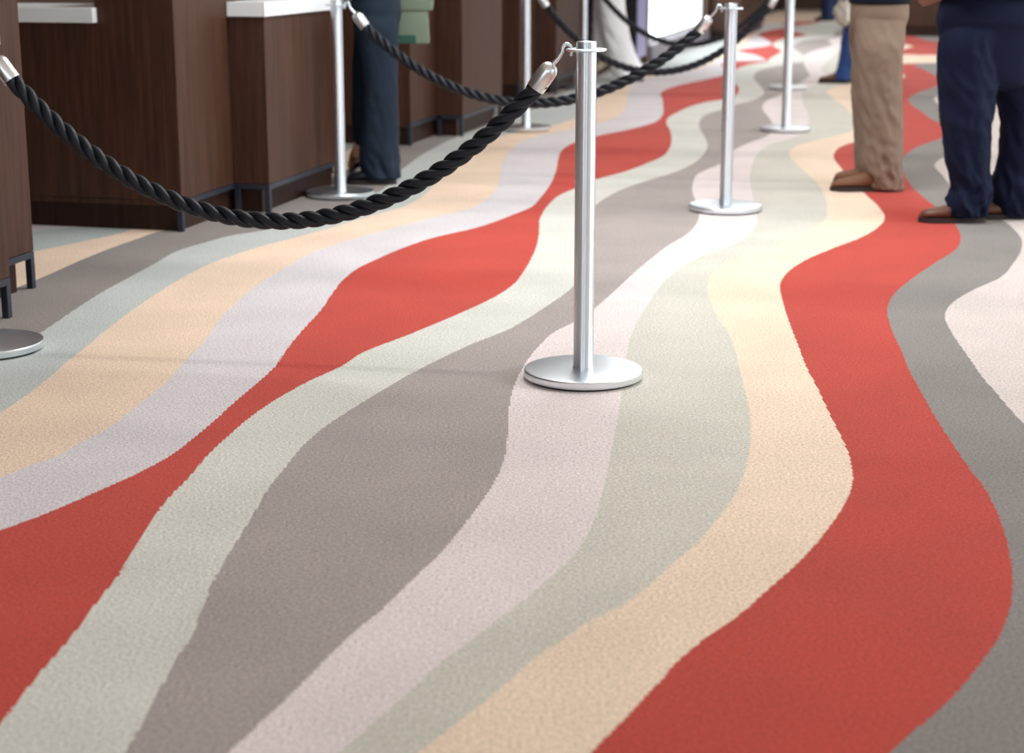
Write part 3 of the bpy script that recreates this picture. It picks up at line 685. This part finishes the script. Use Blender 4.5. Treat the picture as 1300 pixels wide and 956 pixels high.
# man in navy trousers (right, in front)
bx_, by_ = 2.3, 8.06
N1 = [(z, x-bx_, r, -.06, ry) for z, x, r, ry in ((.03, 2.174, .088, .085), (.07, 2.172, .098, .09), (.105, 2.17, .102, .092), (.172, 2.183, .088, .088), (.251, 2.161, .098, .092), (.36, 2.149, .107, .098), (.467, 2.139, .116, .105), (.574, 2.138, .129, .11), (.735, 2.128, .138, .115), (.86, 2.135, .14, .12))]
N2 = [(z, x-bx_, r, .06, ry) for z, x, r, ry in ((.015, 2.468, .103, .09), (.079, 2.447, .119, .095), (.147, 2.438, .123, .098), (.212, 2.443, .119, .098), (.28, 2.45, .115, .1), (.371, 2.453, .112, .102), (.457, 2.449, .114, .105), (.543, 2.437, .119, .108), (.632, 2.42, .131, .112), (.75, 2.41, .14, .115), (.86, 2.41, .15, .13))]
figure('person', (bx_, by_), [N1, N2], (-.045, 0), -1, M['skin_dark'], M['navy'], M['navy_jacket'], M['brown_leather'],
       'man in dark navy trousers and brown leather shoes at the right edge', arms=[(-1, (-.1, -.27, 1.17), (-.31, -.17, 1.085)), (1, (.04, .27, 1.15), (-.2, .2, 1.2))],
       shoes=[((-.125, -.06, 0), 0, .31), ((.155, .06, 0), .05, .31)], fold=.010, hem=1.05, voxel=.007, hipr=(.265, .18), crotch=.62)

# woman in charcoal trousers at the desk
bx_, by_ = -.74, 9.38
C1 = [(z, x-bx_, r, -.05, ry) for z, x, r, ry in ((.03, -.722, .105, .085), (.121, -.728, .109, .088), (.23, -.728, .108, .09), (.377, -.722, .10, .092), (.5, -.72, .096, .095), (.626, -.722, .10, .10), (.76, -.73, .112, .108), (.86, -.74, .12, .12))]
C2 = [(z, x-bx_, r, .12, ry) for z, x, r, ry in ((.20, -.80, .085, .08), (.26, -.80, .09, .085), (.377, -.80, .095, .09), (.5, -.79, .098, .095), (.626, -.785, .10, .10), (.76, -.765, .112, .108), (.86, -.75, .12, .12))]
def lifted_foot(bm):                     # heel lifted, toes resting on the carpet
    limb(bm, [(Vector((-.095, .10, .28)), .036), (Vector((-.115, .10, .20)), .033), (Vector((-.125, .10, .165)), .034), (Vector((-.14, .125, .135)), .034), (Vector((-.155, .165, .10)), .03), (Vector((-.17, .205, .07)), .024), (Vector((-.175, .225, .06)), .014)])
    ball(bm, Vector((-.118, .095, .145)), .036, (1, .95, 1))
woman = figure('person', (bx_, by_), [C1, C2], (0, .03), -1, M['skin'], M['charcoal'], M['navy_jacket'], M['black_leather'],
       'woman in long dark charcoal trousers standing at the desk behind the rope', arms=[(-1, (-.1, -.2, 1.15), (-.20, -.1, 1.2)), (1, (-.1, .27, 1.15), (-.2, .2, 1.18))],
       shoes=[((.03, -.05, 0), 0, .27)], fold=.004, hem=1.03, hair_long=True, extra=lifted_foot, voxel=.009, slim=.9)
# the thin dark sandal on her lifted foot
bm = bmesh.new()
tube(bm, [Vector((-.135, .115, .14))+Vector((math.sin(k/16*2*PI)*.022+.0, math.cos(k/16*2*PI)*.038, math.sin(k/16*2*PI)*.034)) for k in range(17)], .006, 8)
tube(bm, [Vector((-.105, .085, .098)), Vector((-.14, .125, .075)), Vector((-.165, .18, .045)), Vector((-.18, .23, .035))], .016, 8)
bm_obj('sandal', bm, M['black_leather'], woman, smooth=True)

# green shoulder bag hanging at her side
t = empty('shoulder_bag', (-.55, 9.67, .742))
def soft_box(bm, x0, x1, y0, y1, z0, z1, bev, taper=0):
    box(bm, x0, x1, y0, y1, z0, z1, bev)
bm = bmesh.new(); box(bm, -.09, .09, -.045, .045, .005, .25, .018)
for v in bm.verts: v.co.x += -.012*math.sin(v.co.z*14); v.co.x *= 1-.18*max(0, (v.co.z-.1))/.15
bm_obj('bag_body', bm, M['green'], t, autos=50)
bm = bmesh.new(); box(bm, -.10, .115, -.056, .056, .19, .36, .012)
for v in bm.verts: v.co.x *= 1+.1*math.sin(v.co.z*20)
bm_obj('bag_flap', bm, M['green'], t, autos=50)
bm = bmesh.new(); box(bm, -.092, .012, -.05, .02, .008, .055, .006); bm_obj('trim_band', bm, M['green_dark'], t)['label'] = 'dark green corner trim'
bm = bmesh.new(); tube(bm, [Vector((-.09, 0, .34)), Vector((-.14, -.03, .5)), Vector((-.17, -.06, .66)), Vector((-.17, -.11, .74)), Vector((-.13, -.10, .68)), Vector((.02, 0, .5)), Vector((.09, 0, .34))], .011, 8)
bm_obj('strap', bm, M['green_dark'], t, smooth=True)
tag(t, 'pale green canvas bag hanging behind the charcoal trousers', 'bag')

# far person in blue jeans carrying a plastic bag
bx_, by_ = 3.27, 16.5
J1 = [(z, x-bx_, r, -.06, ry) for z, x, r, ry in ((.025, 3.20, .125, .10), (.10, 3.215, .11, .10), (.20, 3.235, .10, .095), (.4, 3.25, .10, .095), (.55, 3.268, .10, .10), (.7, 3.28, .11, .11), (.86, 3.29, .125, .12))]
J2 = [(z, x-bx_, r, .08, ry) for z, x, r, ry in ((.025, 3.36, .12, .10), (.10, 3.355, .11, .10), (.20, 3.345, .10, .095), (.4, 3.33, .10, .095), (.55, 3.32, .10, .10), (.7, 3.31, .11, .11), (.86, 3.30, .125, .12))]
figure('person', (bx_, by_), [J1, J2], (.02, 0), -1, M['skin'], M['jeans'], M['grey_cloth'], M['brown_leather'],
       'far person in blue jeans holding a plastic bag, half behind the khaki trousers', arms=[(-1, (.03, -.24, 1.12), (-.10, -.2, .96)), (1, (.05, .24, 1.12), (-.05, .24, .92))],
       shoes=[((-.11, -.06, 0), 0, .28), ((.06, .08, 0), 0, .28)], fold=.006, voxel=.012)
t = empty('plastic_bag', (3.12, 16.22, .55))
bm = bmesh.new(); bmesh.ops.create_icosphere(bm, subdivisions=4, radius=1)
for v in bm.verts:
    q = v.co.copy(); n_ = noise.noise(q*2.3)*.25+abs(noise.noise(q*5))*.18
    v.co = Vector((q.x*.098*(1-n_)*(1-.2*max(q.z, 0)), q.y*.06*(1-n_), .12+q.z*.125*(1-n_*.5)))
bm_obj('bag_body', bm, M['plastic'], t, smooth=True)
bm = bmesh.new()
for yy in (-.02, .02):
    tube(bm, [Vector((-.05, yy, .2)), Vector((-.02, yy, .3)), Vector((.01, yy*.5, .37)), Vector((.03, yy, .3)), Vector((.05, yy, .2))], .006, 8)
bm_obj('handle', bm, M['plastic'], t, smooth=True)
tag(t, 'crumpled clear plastic bag held beside the blue jeans', 'bag')

# person in dark jeans, farthest
bx_, by_ = 5.62, 30.5
K1 = [(z, x-bx_, r, -.05, .1) for z, x, r in ((.02, 5.57, .10), (.15, 5.56, .10), (.36, 5.555, .105), (.6, 5.58, .11), (.86, 5.6, .13))]
K2 = [(z, x-bx_, r, .15, .1) for z, x, r in ((.02, 5.72, .10), (.15, 5.71, .10), (.36, 5.69, .105), (.6, 5.66, .11), (.86, 5.63, .13))]
figure('person', (bx_, by_), [K1, K2], (0, .04), -1, M['skin'], M['jeans_dark'], M['grey_cloth'], M['black_leather'],
       'farthest person, only a dark blue trouser leg showing above the plastic bag', arms=[(-1, (.03, -.22, 1.12), (-.05, -.22, .88)), (1, (.03, .3, 1.12), (-.05, .3, .88))],
       shoes=[((-.06, -.05, 0), 0, .28), ((.09, .15, 0), 0, .28)], fold=.004, voxel=.015)

# person in wide white trousers walking right
bx_, by_ = 1.0, 16.75
G1 = [(z, x-bx_, r, -.1, ry) for z, x, r, ry in ((.05, 1.13, .14, .12), (.127, 1.115, .15, .125), (.255, 1.06, .145, .125), (.36, 1.03, .138, .12), (.48, 1.0, .132, .12), (.65, .97, .13, .12), (.78, .955, .13, .125), (.9, .95, .13, .13))]
G2 = [(z, x-bx_, r, .1, ry) for z, x, r, ry in ((.2, .90, .11, .11), (.3, .895, .115, .11), (.48, .90, .115, .11), (.65, .91, .12, .12), (.78, .92, .125, .125), (.9, .93, .13, .13))]
figure('person', (bx_, by_), [G1, G2], (-.06, 0), 1, M['skin'], M['white_cloth'], M['white_cloth'], M['beige_leather'],
       'far person in wide white trousers and beige shoes in front of the bright window', arms=[(-1, (-.1, -.24, 1.15), (.06, -.22, .98)), (1, (-.05, .24, 1.15), (.1, .2, 1.02))],
       shoes=[((.09, -.1, 0), PI, .26), ((-.10, -.02, .09), PI, .26, .5)], fold=.008, voxel=.012)
